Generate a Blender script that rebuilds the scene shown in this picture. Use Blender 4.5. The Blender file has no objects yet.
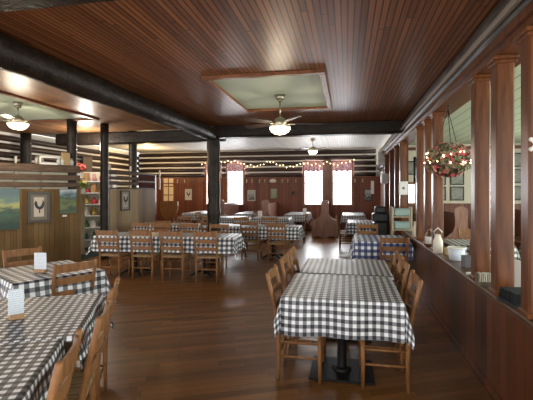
import bpy, math, random
from mathutils import Vector, Matrix
random.seed(7)
S = bpy.context.scene
COL = S.collection
PI = math.pi
H = 1.6
TH = math.atan(80.5/400)

# ------------------------------------------------------------------ materials
MATS = {}
def mat(name, col, rough=.5, metal=0, spec=.5, coat=0):
    if name in MATS: return MATS[name]
    m = bpy.data.materials.new(name); m.use_nodes = True
    b = m.node_tree.nodes['Principled BSDF']
    b.inputs['Base Color'].default_value = (*col, 1)
    b.inputs['Roughness'].default_value = rough
    b.inputs['Metallic'].default_value = metal
    b.inputs['Specular IOR Level'].default_value = spec
    b.inputs['Coat Weight'].default_value = coat
    b.inputs['Coat Roughness'].default_value = .15
    MATS[name] = m
    return m
class N:
    def __init__(s, m): s.t = m.node_tree; s.b = s.t.nodes['Principled BSDF']
    def n(s, kind, **kw):
        x = s.t.nodes.new(kind)
        for k, v in kw.items(): setattr(x, k, v)
        return x
    def l(s, a, b): s.t.links.new(a, b)
    def val(s, x, sock):
        if isinstance(x, (int, float)): sock.default_value = x
        else: s.l(x, sock)
    def math(s, op, a, b=0.0):
        x = s.n('ShaderNodeMath', operation=op); s.val(a, x.inputs[0]); s.val(b, x.inputs[1]); return x.outputs[0]
    def coords(s, kind='Object', scale=(1,1,1), rot=(0,0,0)):
        tc = s.n('ShaderNodeTexCoord'); mp = s.n('ShaderNodeMapping')
        mp.inputs['Scale'].default_value = scale; mp.inputs['Rotation'].default_value = rot
        s.l(tc.outputs[kind], mp.inputs[0]); return mp.outputs[0]
    def sep(s, v): x = s.n('ShaderNodeSeparateXYZ'); s.l(v, x.inputs[0]); return x.outputs
    def comb(s, x, y, z):
        c = s.n('ShaderNodeCombineXYZ'); s.val(x, c.inputs[0]); s.val(y, c.inputs[1]); s.val(z, c.inputs[2]); return c.outputs[0]
    def noise(s, v, scale, detail=3, rough=.5):
        x = s.n('ShaderNodeTexNoise'); x.inputs['Scale'].default_value = scale; x.inputs['Detail'].default_value = detail
        x.inputs['Roughness'].default_value = rough; s.l(v, x.inputs['Vector']); return x.outputs['Fac']
    def white(s, v): x = s.n('ShaderNodeTexWhiteNoise', noise_dimensions='3D'); s.l(v, x.inputs[0]); return x.outputs['Value']
    def ramp(s, f, stops, interp='LINEAR'):
        x = s.n('ShaderNodeValToRGB'); x.color_ramp.interpolation = interp; e = x.color_ramp.elements
        e[0].position = stops[0][0]; e[0].color = (*stops[0][1], 1); e[1].position = stops[1][0]; e[1].color = (*stops[1][1], 1)
        for p, c in stops[2:]:
            k = e.new(p); k.color = (*c, 1)
        s.l(f, x.inputs[0]); return x.outputs[0]
    def mix(s, f, a, b, mode='MIX'):
        x = s.n('ShaderNodeMix', data_type='RGBA', blend_type=mode); s.val(f, x.inputs[0])
        for v, k in ((a, 6), (b, 7)):
            if isinstance(v, tuple): x.inputs[k].default_value = (*v, 1)
            else: s.l(v, x.inputs[k])
        return x.outputs[2]
    def bump(s, h, strength=.3, dist=.01):
        x = s.n('ShaderNodeBump'); x.inputs['Strength'].default_value = strength; x.inputs['Distance'].default_value = dist
        s.l(h, x.inputs['Height']); s.l(x.outputs[0], s.b.inputs['Normal'])
    def color(s, c): s.l(c, s.b.inputs['Base Color'])

def wood(name, dark, light, rough=.4, grain=(14,14,1.2), coat=0, bump=.1):
    m = mat(name, light, rough, coat=coat, spec=.32); n = N(m)
    v = n.coords('Object', grain)
    f = n.noise(v, 2.2, 4, .6)
    n.color(n.ramp(f, [(.3, dark), (.7, light)])); n.bump(f, bump, .004)
    return m
def boards(name, dark, light, width, axis, rough=.35, groove=.07, rot=0, coat=0, length=None, groovecol=(.02,.012,.008), bumps=.5, knots=0):
    """boards laid side by side: axis = coordinate across the boards ('x','y' or 'd' for x+y), grain along the other"""
    m = mat(name, light, rough, coat=coat, spec=.4); n = N(m)
    v = n.coords('Object', (1,1,1), (0,0,rot)); X, Y, Z = n.sep(v)
    if axis == 'x': a, L = X, Y
    elif axis == 'y': a, L = Y, X
    elif axis == 'xv': a, L = X, Z
    elif axis == 'yv': a, L = Y, Z
    q = n.math('DIVIDE', a, width); i = n.math('FLOOR', q); fr = n.math('FRACT', q)
    j = 0.0
    if length:
        off = n.white(n.comb(i, 3.1, 0.0)); j = n.math('FLOOR', n.math('ADD', n.math('DIVIDE', L, length), n.math('MULTIPLY', off, 5.0)))
    r = n.white(n.comb(i, j, 1.7))
    g = n.noise(n.comb(n.math('MULTIPLY', a, 22.0), n.math('MULTIPLY', L, 1.3), n.math('MULTIPLY', r, 9.0)), 2.0, 4, .6)
    f = n.math('ADD', n.math('MULTIPLY', r, .45), n.math('MULTIPLY', g, .6))
    c = n.ramp(f, [(.2, dark), (.85, light)])
    if knots:
        kn = n.noise(n.comb(n.math('MULTIPLY', a, 5.0), n.math('MULTIPLY', L, 3.0), 0.0), 1.6, 2)
        c = n.mix(n.math('MULTIPLY', n.math('GREATER_THAN', kn, .68), .5), c, dark)
    e = n.math('LESS_THAN', fr, groove)
    c = n.mix(e, c, groovecol)
    if length:
        e2 = n.math('LESS_THAN', n.math('FRACT', n.math('ADD', n.math('DIVIDE', L, length), n.math('MULTIPLY', n.white(n.comb(i, 3.1, 0.0)), 5.0))), .004)
        c = n.mix(e2, c, groovecol)
    n.color(c)
    n.bump(n.math('SUBTRACT', n.math('MULTIPLY', g, .15), e), bumps, .006)
    return m
def gingham(name, col, period, mid=.15):
    m = mat(name, (.8,.8,.8), .45, spec=.5); n = N(m)
    v = n.coords('UV'); X, Y, Z = n.sep(v)
    a = n.math('LESS_THAN', n.math('FRACT', n.math('DIVIDE', X, period)), .5)
    b = n.math('LESS_THAN', n.math('FRACT', n.math('DIVIDE', Y, period)), .5)
    s = n.math('MULTIPLY', n.math('ADD', a, b), .5)
    midc = tuple(c*(1-mid)+.85*mid for c in col)
    n.color(n.ramp(s, [(0, (.82,.87,.93)), (.25, midc), (.75, col)], 'CONSTANT'))  # white squares carry the bluish daylight tint in their colour
    return m
def emit(name, col, strength):
    m = bpy.data.materials.new(name); m.use_nodes = True
    b = m.node_tree.nodes['Principled BSDF']; b.inputs['Base Color'].default_value = (*col,1)
    b.inputs['Emission Color'].default_value = (*col,1); b.inputs['Emission Strength'].default_value = strength
    return m

M = {}
M['ceil'] = boards('ceiling_beadboard', (.115,.034,.012), (.37,.14,.048), .05, 'x', .36, .24, groovecol=(.025,.010,.006), length=3.6, bumps=.25)
M['ceil_left'] = boards('ceiling_board_amber', (.22,.10,.045), (.40,.20,.09), .075, 'x', .4, .08, groovecol=(.10,.04,.015))
M['ceil_white'] = boards('ceiling_beadboard_white', (.60,.60,.57), (.72,.72,.69), .075, 'x', .5, .1, groovecol=(.36,.36,.34))
M['ceil_green'] = boards('ceiling_beadboard_green', (.50,.60,.42), (.58,.68,.50), .22, 'x', .5, .07, groovecol=(.20,.25,.16))
M['floor'] = boards('floor_planks', (.09,.036,.010), (.27,.12,.036), .083, 'y', .33, .03, rot=-.44, length=1.1, bumps=.1, groovecol=(.04,.02,.01))
M['panel'] = boards('pine_panelling', (.095,.056,.024), (.205,.13,.058), .10, 'xv', .6, .05, rot=0, knots=1, groovecol=(.05,.028,.012))
M['panel'].node_tree.nodes['Principled BSDF'].inputs['Specular IOR Level'].default_value=.12
M['redpanel'] = boards('red_brown_panelling', (.10,.026,.011), (.23,.070,.030), .12, 'xv', .45, .08, groovecol=(.02,.007,.004))
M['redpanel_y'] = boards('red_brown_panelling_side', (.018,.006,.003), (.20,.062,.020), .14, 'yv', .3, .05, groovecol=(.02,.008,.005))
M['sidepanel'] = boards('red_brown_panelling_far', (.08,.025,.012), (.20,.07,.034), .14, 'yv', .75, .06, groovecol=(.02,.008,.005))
M['post'] = wood('varnished_post_wood', (.060,.018,.006), (.185,.064,.019), .3, (9,9,1.0))
M['trimwood'] = wood('varnished_trim_wood', (.15,.055,.024), (.31,.13,.058), .35, (5,5,5))
M['ledge'] = wood('worn_ledge_wood', (.045,.020,.010), (.16,.080,.040), .38, (6,1.2,6))
M['chair'] = wood('chair_maple', (.155,.066,.024), (.32,.148,.052), .42, (12,12,2.5))
M['rush'] = mat('rush_seat', (.30,.19,.09), .8)
n = N(M['rush']); v = n.coords('Object', (90,8,8)); f = n.noise(v, 1.0, 2); n.color(n.ramp(f, [(.3,(.14,.08,.035)),(.7,(.42,.28,.14))])); n.bump(f,.5,.003)
M['log'] = mat('bark_brown_log', (.03,.02,.015), .42, spec=.25)
n = N(M['log']); v = n.coords('Object', (3,3,3)); f = n.noise(v, 3, 5, .65); n.color(n.ramp(f, [(.3,(.005,.004,.003)),(.75,(.030,.020,.014))])); n.bump(f,.6,.03)
M['logwall'] = mat('dark_wall_log', (.03,.017,.012), .5)
n = N(M['logwall']); v = n.coords('Object', (.7,.7,6)); f = n.noise(v, 3, 4); n.color(n.ramp(f, [(.3,(.018,.010,.008)),(.75,(.07,.035,.022))]))
M['chink'] = mat('cream_chinking', (.80,.76,.68), .85)
M['rail'] = wood('weathered_rail', (.045,.028,.018), (.14,.09,.058), .6, (2,2,14))
M['graywood'] = wood('grey_log_moulding', (.015,.012,.010), (.10,.085,.07), .5, (4,1.3,4))
M['palepanel'] = mat('pale_ceiling_panel', (.52,.60,.47), .6)
M['cream'] = mat('cream_plaster', (.62,.58,.46), .7)
M['white'] = mat('white_paint', (.75,.75,.73), .45)
M['black'] = mat('black_metal', (.008,.008,.009), .5, spec=.3)
M['blackplastic'] = mat('black_plastic', (.018,.020,.024), .4)
M['grey'] = mat('grey_plastic', (.10,.10,.11), .5)
M['nickel'] = mat('brushed_nickel', (.42,.38,.30), .3, 1)
M['blade'] = mat('fan_blade_brown', (.045,.028,.022), .5)
M['gbw'] = gingham('gingham_black', (.006,.010,.026), .058, .26)
M['gbw2'] = gingham('gingham_black_wide', (.006,.010,.026), .085, .22)
M['gbwl'] = gingham('gingham_black_close', (.008,.009,.013), .054)
M['gblue'] = gingham('gingham_navy', (.008,.028,.16), .10)
M['green_rug'] = mat('dark_teal_carpet', (.010,.030,.026), .9)
M['pink'] = mat('pink_floral', (.55,.25,.32), .8)
n = N(M['pink']); v = n.coords('Object', (1,1,1)); f = n.noise(v, 22, 2); n.color(n.ramp(f, [(.40,(.50,.22,.36)),(.5,(.75,.38,.44)),(.6,(.88,.80,.82))]))  # floral colours lightened to stand in for daylight behind the fabric
M['binblue'] = mat('grey_green_plastic', (.28,.38,.36), .4)
M['palewood'] = wood('pale_cart_wood', (.30,.24,.15), (.48,.40,.28), .5)
M['kraft'] = mat('tan_board', (.38,.26,.13), .7)
M['daylight'] = emit('window_daylight', (.95,.98,1.0), 2.2)
M['bowl'] = emit('lit_glass_bowl', (1,.86,.62), 5)
M['bulb'] = emit('warm_bulb', (1,.74,.40), 9)

# ------------------------------------------------------------------ mesh builder
class MB:
    def __init__(s): s.v = []; s.f = []; s.smooth = []; s.uv = None
    def add(s, vs, fs, smooth=False):
        o = len(s.v); s.v += [tuple(p) for p in vs]
        for f in fs: s.f.append(tuple(i+o for i in f)); s.smooth.append(smooth)
        return s
    def box(s, c, d, rz=0, bev=0, rx=0, ry=0):
        x, y, z = d[0]/2, d[1]/2, d[2]/2
        R = Matrix.Rotation(rz,3,'Z') @ Matrix.Rotation(ry,3,'Y') @ Matrix.Rotation(rx,3,'X'); c = Vector(c)
        b = min(bev, x*.45, y*.45, z*.45)
        if b <= 0:
            vs = [c + R@Vector((a*x, e*y, g*z)) for g in (-1,1) for a, e in ((-1,-1),(1,-1),(1,1),(-1,1))]
            return s.add(vs, [(3,2,1,0),(4,5,6,7),(0,1,5,4),(1,2,6,5),(2,3,7,6),(3,0,4,7)])
        def ring(dx, dy, zz):
            p = [(-dx+b,-dy),(dx-b,-dy),(dx,-dy+b),(dx,dy-b),(dx-b,dy),(-dx+b,dy),(-dx,dy-b),(-dx,-dy+b)]
            return [c + R@Vector((a,e,zz)) for a, e in p]
        vs = ring(x-b,y-b,-z)+ring(x,y,-z+b)+ring(x,y,z-b)+ring(x-b,y-b,z)
        fs = [tuple(range(7,-1,-1)), tuple(range(24,32))]
        for k in range(3):
            for i in range(8):
                j = (i+1)%8; fs.append((k*8+i,k*8+j,k*8+8+j,k*8+8+i))
        return s.add(vs, fs)
    def b2(s, lo, hi, bev=0):
        return s.box([(a+b)/2 for a,b in zip(lo,hi)], [b-a for a,b in zip(lo,hi)], 0, bev)
    def tube(s, pts, rad, n=10, smooth=True, caps=True):
        pts = [Vector(p) for p in pts]
        if not isinstance(rad, (list, tuple)): rad = [rad]*len(pts)
        vs, fs = [], []
        up = Vector((0,0,1)) if abs((pts[-1]-pts[0]).normalized().z) < .9 else Vector((1,0,0))
        for i, p in enumerate(pts):
            t = (pts[min(i+1,len(pts)-1)] - pts[max(i-1,0)]).normalized()
            a = t.cross(up).normalized(); b = a.cross(t)
            for k in range(n):
                w = 2*PI*k/n; vs.append(p + (a*math.cos(w)+b*math.sin(w))*rad[i])
        for i in range(len(pts)-1):
            for k in range(n):
                j = (k+1)%n; fs.append((i*n+k, i*n+j, (i+1)*n+j, (i+1)*n+k))
        s.add(vs, fs, smooth)
        if caps:
            o = len(s.v)-len(vs)
            s.f.append(tuple(o+k for k in range(n-1,-1,-1))); s.f.append(tuple(o+(len(pts)-1)*n+k for k in range(n))); s.smooth += [False]*2
        return s
    def lathe(s, prof, c=(0,0,0), n=16, sx=1, sy=1):
        vs, fs = [], []
        for r, z in prof:
            for k in range(n):
                w = 2*PI*k/n; vs.append((c[0]+r*sx*math.cos(w), c[1]+r*sy*math.sin(w), c[2]+z))
        for i in range(len(prof)-1):
            for k in range(n):
                j = (k+1)%n; fs.append((i*n+k, i*n+j, (i+1)*n+j, (i+1)*n+k))
        s.add(vs, fs, True)
        o = len(s.v)-len(vs); s.f.append(tuple(o+k for k in range(n-1,-1,-1))); s.f.append(tuple(o+(len(prof)-1)*n+k for k in range(n))); s.smooth += [False]*2
        return s
    def prism(s, poly, t, M4=None):
        """poly in local x,z; extruded t along local y (centred)"""
        n = len(poly); vs = [Vector((x,-t/2,z)) for x,z in poly]+[Vector((x,t/2,z)) for x,z in poly]
        if M4: vs = [M4@v for v in vs]
        fs = [tuple(range(n)), tuple(range(2*n-1,n-1,-1))]+[((i+1)%n,i,i+n,(i+1)%n+n) for i in range(n)]
        return s.add(vs, fs)
    def build(s, name, m, parent=None, **kw):
        me = bpy.data.meshes.new(name); me.from_pydata(s.v, [], s.f); me.update()
        me.polygons.foreach_set('use_smooth', s.smooth)
        if s.uv:
            L = me.uv_layers.new(name='UVMap')
            for lp in me.loops: L.data[lp.index].uv = s.uv[lp.vertex_index]
        me.materials.append(m)
        o = bpy.data.objects.new(name, me); COL.objects.link(o)
        if parent: o.parent = parent
        return o
def tag(o, label=None, cat=None, group=None, kind=None):
    if label: o['label'] = label
    if cat: o['category'] = cat
    if group: o['group'] = group
    if kind: o['kind'] = kind
    return o
def thing(name, label, cat, loc=(0,0,0), rz=0, group=None):
    o = bpy.data.objects.new(name, None); o.empty_display_size = .1; COL.objects.link(o)
    o.location = loc; o.rotation_euler = (0,0,rz)
    return tag(o, label, cat, group)
def struct(name, mb, m): return tag(mb.build(name, m), kind='structure')
def copy_tree(o, parent=None):
    c = o.copy(); COL.objects.link(c)
    if parent: c.parent = parent
    for ch in [x for x in bpy.data.objects if x.parent == o]: copy_tree(ch, c)
    return c
def dup(o, loc, rz, label, group=None):
    c = copy_tree(o); c.location = loc; c.rotation_euler = (0,0,rz); c['label'] = label
    if group: c['group'] = group
    elif 'group' in c: del c['group']
    return c

# ------------------------------------------------------------------ setting
CZ, CZ2, CL, YL = 2.95, 3.2, 3.12, 9.4            # main ceiling, far ceiling
YB, YW = 8.2, 15.8             # cross beam, back wall
XL, XR = -8.8, 1.08
fl = MB(); fl.b2((XL-.1,-1.2,-.1),(5.7,16.1,0)); struct('floor', fl, M['floor'])
# ceiling with two openings for the pale panels
def sheet(m, x0, x1, y0, y1, z, hole=None, t=.06):
    if not hole: m.b2((x0,y0,z),(x1,y1,z+t)); return
    a,b,c,d = hole
    m.b2((x0,y0,z),(a,y1,z+t)); m.b2((b,y0,z),(x1,y1,z+t)); m.b2((a,y0,z),(b,c,z+t)); m.b2((a,d,z),(b,y1,z+t))
P1 = (-1.63,-.31,4.58,6.52); P2 = (-7.9,-5.25,4.2,7.6)
m = MB(); sheet(m,-3.05,1.35,-1.2,YB,CZ,P1); struct('ceiling', m, M['ceil'])
m = MB(); sheet(m,XL,-3.05,-1.2,YL,CL,P2); m.b2((-3.08,-1.2,CZ),(-3.02,YL,CL+.06)); struct('ceiling_left', m, M['ceil_left'])
m = MB(); sheet(m,-3.0,1.35,YB,YL,CZ2); sheet(m,XL,1.35,YL,YW+.1,CZ2); struct('ceiling_back', m, M['ceil_white'])
m = MB(); sheet(m,1.35,5.6,-1.2,11.4,2.80); struct('ceiling_right', m, M['ceil_green'])
k = 1
for (a,b,c,d),cz in ((P1,CZ),(P2,CL)):
    m = MB(); m.b2((a,c,cz+.005),(b,d,cz+.05)); struct('ceiling_panel_%d'%k, m, M['palepanel'])
    m = MB(); w=.075
    m.b2((a-w,c-w,cz-.035),(b+w,c,cz+.05),.008); m.b2((a-w,d,cz-.035),(b+w,d+w,cz+.05),.008)
    m.b2((a-w,c,cz-.035),(a,d,cz+.05),.008); m.b2((b,c,cz-.035),(b+w,d,cz+.05),.008)
    struct('trim_%d'%k, m, M['trimwood']); k += 1
# back wall : panelling, logs, window openings
def wall_holes(m, x0, x1, z0, z1, y0, y1, wins):
    x = x0
    for (a,b,c,d) in sorted(wins):
        m.b2((x,y0,z0),(a,y1,z1))
        if c > z0: m.b2((a,y0,z0),(b,y1,min(c,z1)))
        if d < z1: m.b2((a,y0,max(d,z0)),(b,y1,z1))
        x = b
    m.b2((x,y0,z0),(x1,y1,z1))
WINS = [(-5.70,-5.16,1.02,2.68),(-4.79,-4.16,1.02,2.68),(-1.63,-.94,1.04,2.66),(-.53,.17,1.04,2.66)]
LZ = 2.12
m = MB(); wall_holes(m, XL, XR+.25, 0, LZ, YW, YW+.12, WINS); struct('wall_back', m, M['redpanel'])
m = MB(); wall_holes(m, XL, XR+.25, LZ, CZ2, YW+.05, YW+.12, WINS); struct('wall_back_chinking', m, M['chink'])
m = MB(); z = LZ+.02
lh, gap = .165, .055
zz = LZ
while zz+lh < CZ2+.01:
    segs = [XL]
    for (a,b,c,d) in WINS:
        if d+.10 > zz: segs += [a-.1, b+.1]
    segs.append(XR)
    segs = sorted(segs)
    for i in range(0,len(segs)-1,2):
        if segs[i+1]-segs[i] > .05:
            m.tube([(segs[i],YW+.04,zz+lh/2),((segs[i]+segs[i+1])/2,YW+.04,zz+lh/2+.006),(segs[i+1],YW+.04,zz+lh/2)], lh/2, 10)
    zz += lh+gap
struct('wall_back_logs', m, M['logwall'])
# side log wall on the far left
m = MB(); m.b2((XL-.12,4.6,0),(XL-.04,YW,CZ2)); struct('wall_left', m, M['chink'])
m = MB(); zz = .02
while zz+lh < CZ2+.01:
    m.tube([(XL-.03,4.6,zz+lh/2),(XL-.03,9,zz+lh/2+.008),(XL-.03,YW-.02,zz+lh/2)], lh/2, 10); zz += lh+gap
struct('wall_left_logs', m, M['logwall'])
# windows
for i,(a,b,c,d) in enumerate(WINS):
    r = thing('window_%d'%(i+1), None, None); r['kind'] = 'structure'
    m = MB(); m.b2((a,YW+.10,c),(b,YW+.115,d)); tag(m.build('pane', M['daylight'], r), 'bright daylight pane')
    m = MB(); w=.075; y0,y1=YW-.03,YW+.0
    m.b2((a-w,y0,c-.03),(a,y1,d+w)); m.b2((b,y0,c-.03),(b+w,y1,d+w)); m.b2((a-w,y0,d),(b+w,y1,d+w)); m.build('window_frame', M['trimwood'], r)
    m = MB(); m.b2((a-.1,YW-.09,c-.05),(b+.1,YW-.0,c-.01),.01); m.build('window_sill', M['trimwood'], r)
    m = MB(); m.b2((a,YW+.06,(c+d)/2-.02),(b,YW+.09,(c+d)/2+.02)); m.build('sash_rail', M['white'], r)
m = MB(); m.b2((-.94+.075,YW-.05,.9),(-.53-.075,YW-.001,2.80)); struct('trim_12', m, M['post'])
# picture rail on the back wall
m = MB()
for a,b in ((XL,-5.9),(-4.0,-1.8),(.3,XR)):
    m.b2((a,YW-.07,1.86),(b,YW,1.90)); m.b2((a,YW-.03,1.78),(b,YW,1.86))
struct('trim_3', m, M['redpanel'])
# right side: half wall, ledge, header, side wall past the opening
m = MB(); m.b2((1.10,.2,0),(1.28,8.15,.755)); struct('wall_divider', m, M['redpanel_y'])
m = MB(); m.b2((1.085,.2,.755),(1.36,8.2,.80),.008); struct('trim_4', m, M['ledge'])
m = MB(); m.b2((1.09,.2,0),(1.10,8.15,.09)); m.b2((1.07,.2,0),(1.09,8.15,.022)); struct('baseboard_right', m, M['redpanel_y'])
m = MB(); m.b2((1.10,.2,2.61),(1.36,YW,2.70)); m.b2((1.07,.2,2.66),(1.10,YW,2.72)); m.b2((1.3,.2,2.70),(1.36,8.2,CZ)); struct('trim_5', m, M['post'])
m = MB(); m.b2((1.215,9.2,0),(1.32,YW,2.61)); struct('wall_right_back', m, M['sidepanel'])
m = MB(); zz=LZ
while zz+lh < 2.9:
    m.tube([(1.20,12.3,zz+lh/2),(1.20,YW-.06,zz+lh/2)],lh/2,8); zz+=lh+gap
struct('wall_right_logs', m, M['logwall'])
# right hand room
m = MB(); wall_holes(m, 1.3, 5.6, 1.25, 2.8, 11.3, 11.4, [(1.42,1.78,1.25,1.75),(3.55,4.0,1.3,2.35)]); struct('wall_right_room_back', m, M['cream'])
m = MB(); m.b2((1.3,11.28,0),(5.6,11.4,1.25)); m.b2((1.3,11.25,2.66),(5.6,11.3,2.74)); struct('wall_right_room_wainscot', m, M['redpanel'])
RWIN = [(1.2,2.8,1.0,2.3),(4.0,5.6,1.0,2.3),(7.2,8.8,1.0,2.3)]
m = MB(); y=-1.2
for (a,b,c,d) in RWIN:
    m.b2((5.5,y,0),(5.6,a,2.8)); m.b2((5.5,a,0),(5.6,b,c)); m.b2((5.5,a,d),(5.6,b,2.8)); y=b
m.b2((5.5,y,0),(5.6,11.4,2.8)); struct('wall_right', m, M['cream'])
for i,(a,b,c,d) in enumerate(RWIN):
    r = thing('window_%d'%(i+7), None, None); r['kind'] = 'structure'
    m = MB(); m.b2((5.57,a,c),(5.58,b,d)); m.build('pane', M['daylight'], r)
    m = MB(); m.b2((5.46,a-.08,c-.08),(5.5,b+.08,c)); m.b2((5.46,a-.08,d),(5.5,b+.08,d+.08)); m.b2((5.46,a-.08,c),(5.5,a,d)); m.b2((5.46,b,c),(5.5,b+.08,d)); m.build('window_frame', M['trimwood'], r)
for i,(a,b,c,d) in enumerate([(1.42,1.78,1.25,1.75),(3.55,4.0,1.3,2.35)]):
    r = thing('window_%d'%(i+5), None, None); r['kind'] = 'structure'
    m = MB(); m.b2((a,11.37,c),(b,11.38,d)); m.build('pane', M['daylight'], r)
    m = MB(); m.b2((a-.06,11.26,c-.06),(a,11.3,d+.06)); m.b2((b,11.26,c-.06),(b+.06,11.3,d+.06)); m.b2((a,11.26,d),(b,11.3,d+.06)); m.b2((a,11.26,c-.06),(b,11.3,c)); m.build('window_frame', M['trimwood'], r)

# ------------------------------------------------------------------ beams and columns
def log(name, pts, r, label, cat='beam', n=14, flute=0, rm=None, lumps=.12, seg=40):
    pts = [Vector(p) for p in pts]; out=[]; rad=[]
    for i in range(seg+1):
        t=i/seg*(len(pts)-1); k=min(int(t),len(pts)-2); q=pts[k].lerp(pts[k+1],t-k); out.append(q)
        rad.append(r*(1+lumps*math.sin(i*.9+r*40)*.5+random.uniform(-.03,.03)))
    m=MB(); m.tube(out,rad,n)
    if flute:
        base=len(m.v)-0
        for i,v in enumerate(m.v):
            k=i%n
            if k%2==0:
                c=out[i//n]; p=Vector(v); m.v[i]=tuple(c+(p-c)*(1-flute))
    return tag(m.build(name, rm or M['log']), label, cat)
log('log_beam', [(-3.02,-1.1,CZ-.14),(-2.98,2,CZ-.14),(-2.93,5,CZ-.145),(-2.83,YB+.0,CZ-.15)], .15, 'dark rough log beam running along the left side of the beadboard ceiling')
cb = MB(); cb.b2((-2.80,YB-.12,CZ-.24),(1.07,YB+.14,CZ+.02),.03); tag(cb.build('cross_beam', M['log']), 'dark squared beam crossing the ceiling right of the log column, in front of the white ceiling', 'beam')
cb = MB(); cb.b2((-7.65,YL-.05,2.80),(-2.95,YL+.20,3.10),.03); tag(cb.build('cross_beam', M['log']), 'dark squared beam crossing the ceiling left of the log column', 'beam')
m = MB(); m.b2((-3.0,YB+.06,CZ),(1.35,YB+.2,CZ2)); struct('trim_6', m, M['logwall'])
cb = MB(); cb.b2((-2.86,1.72,CZ-.32),(1.06,2.0,CZ),.03); tag(cb.build('cross_beam', M['log']), 'nearest dark beam crossing overhead at the top left edge of the view', 'beam')
log('log_beam', [(1.17,.2,2.84),(1.165,4,2.835),(1.17,YW-.02,2.84)], .142, 'grey barked log above the right-hand posts', rm=M['graywood'], n=14)
m = MB(); m.b2((1.005,.2,2.745),(1.04,YB-.13,2.79),.005); m.b2((1.005,YB+.15,2.745),(1.04,YW-.3,2.79),.005); struct('trim_7', m, mat('light_grey_conduit',(.24,.20,.165),.6))
log('log_column', [(-2.83,YB+.05,0),(-2.82,YB+.06,1.4),(-2.83,YB+.05,CZ-.22)], .14, 'thick dark fluted log column where the two dark beams meet', 'column', n=18, flute=.14, lumps=.1)
def column(x,y,r,zt,label): 
    return log('round_column', [(x,y,0),(x,y,zt)], r, label, 'column', n=14, lumps=.04, seg=12, rm=M['log'])
column(-5.84,7.66,.10,CL,'slim dark round column standing at the end of the partition with the rooster picture')
column(-5.48,8.3,.092,CL,'slim dark round column between the display shelves and the second partition')
column(-5.73,9.98,.105,3.2,'slim dark round column rising behind the rail of the second partition')
column(-8.45,9.25,.13,CL,'dark round column against the left log wall, right of the left ceiling fan')

POSTY = [2.73,3.28,3.79,5.52,6.07,6.75,8.84,9.35]
ordn = ['nearest','second','third','fourth','fifth','sixth','seventh','farthest']
def make_post(z0):
    p = thing('wooden_post','','post'); h = 2.61-z0
    m=MB(); m.box((0,0,z0+h/2),(.128,.128,h),0,.012); m.build('shaft',M['post'],p)
    m=MB(); m.box((0,0,2.595),(.175,.175,.03),0,.008); m.box((0,0,2.565),(.155,.155,.03),0,.008); m.build('capital',M['post'],p)
    m=MB(); m.box((0,0,z0+.02),(.16,.16,.04),0,.008); m.build('base_block',M['post'],p)
    return p
pp = make_post(.80)
for i,y in enumerate(POSTY[:6]):
    lab = 'square varnished post standing on the half wall, %s from the viewer'%ordn[i]
    if i==0: pp.location=(1.165,y+.075,0); pp['label']=lab; pp['group']='square posts along the right side'
    else: dup(pp,(1.165,y+.075,0),0,lab,'square posts along the right side')
pf = make_post(0.0)
pf.location=(1.165,8.91,0); pf['label']='square varnished post on the floor past the half wall, behind the white notice'; pf['group']='square posts along the right side'

for i,(y_,l) in enumerate(((9.62,'nearest'),(10.75,'middle'),(12.1,'farthest'))):
    dup(pf,(1.14,y_,0),0,'square post against the side wall past the half wall, %s of three'%l,'square posts along the right side')
for i,(y_,l) in enumerate(((10.1,'nearer'),(13.4,'farther'))):
    m=MB(); m.box((0,0,0),(.04,.05,1.5),0,.008); o=tag(m.build('wall_conduit',M['white']),'%s of two white vertical conduits on the side wall near the back'%l,'conduit'); o.location=(1.19,y_,1.75)
# ------------------------------------------------------------------ left partitions (walls, rails)
def seg_mat(p0,p1):
    d=Vector((p1[0]-p0[0],p1[1]-p0[1],0)); L=d.length; a=math.atan2(d.y,d.x)
    return L,a,Matrix.Translation((p0[0],p0[1],0))@Matrix.Rotation(a,4,'Z')
def partition(idx,p0,p1,z1,m_):
    L,a,T=seg_mat(p0,p1)
    m=MB(); m.b2((0,0,0),(L,.1,z1)); o=struct('wall_partition_%d'%idx,m,m_); o.location=(p0[0],p0[1],0); o.rotation_euler=(0,0,a)
    return L,a,T
PA,PB=(-7.42,4.51),(-5.64,7.69)
L1,a1,T1=partition(1,PA,PB,1.62,M['panel'])
PC,PD,PE=(-5.69,8.85),(-5.50,9.9),(-5.56,10.95)
L2,a2,T2=partition(2,PC,PD,1.62,boards('pale_pine_panelling',(.24,.165,.09),(.42,.31,.18),.1,'xv',.6,.05,groovecol=(.08,.05,.03)))
L3,a3,T3=partition(3,PD,PE,1.62,M['panel'])
def rails(T,a,L,p0,label,zs,posts,back=False):
    r=thing('partition_railing',label,'railing',(p0[0],p0[1],0),a)
    for (z0,z1) in zs:
        m=MB(); m.box((L/2,.05,(z0+z1)/2),(L,.05,z1-z0),0,.01); m.build('rail',M['rail'],r)
    if back:
        m=MB(); m.b2((0,.14,1.62),(L-.05,.155,2.06)); tag(m.build('bright_gap_board',M['cream'],r),'added cream board that brightens the gaps')  # board added so the gaps between the rails look bright
    for x in posts:
        m=MB(); m.box((x,.095,1.62+(zs[-1][1]-1.62+.14)/2),(.035,.035,zs[-1][1]-1.62+.14)); m.build('upright',mat('light_upright',(.42,.38,.32),.4),r)
    return r
rails(T1,a1,L1,PA,'three weathered plank rails with bright gaps above the partition with three pictures',[(1.66,1.755),(1.80,1.915),(1.965,2.12)],[1.9,2.42,2.9,3.5],True)
rails(T2,a2,L2,PC,'weathered plank rails above the pale partition with one small picture',[(1.625,1.66),(1.73,1.82),(1.86,1.94),(1.99,2.09)],[.1,.85])
rails(T3,a3,L3,PD,'plank rails above the darker end section of the far partition',[(1.625,1.66),(1.80,1.86),(2.02,2.08)],[1.6])
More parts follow.
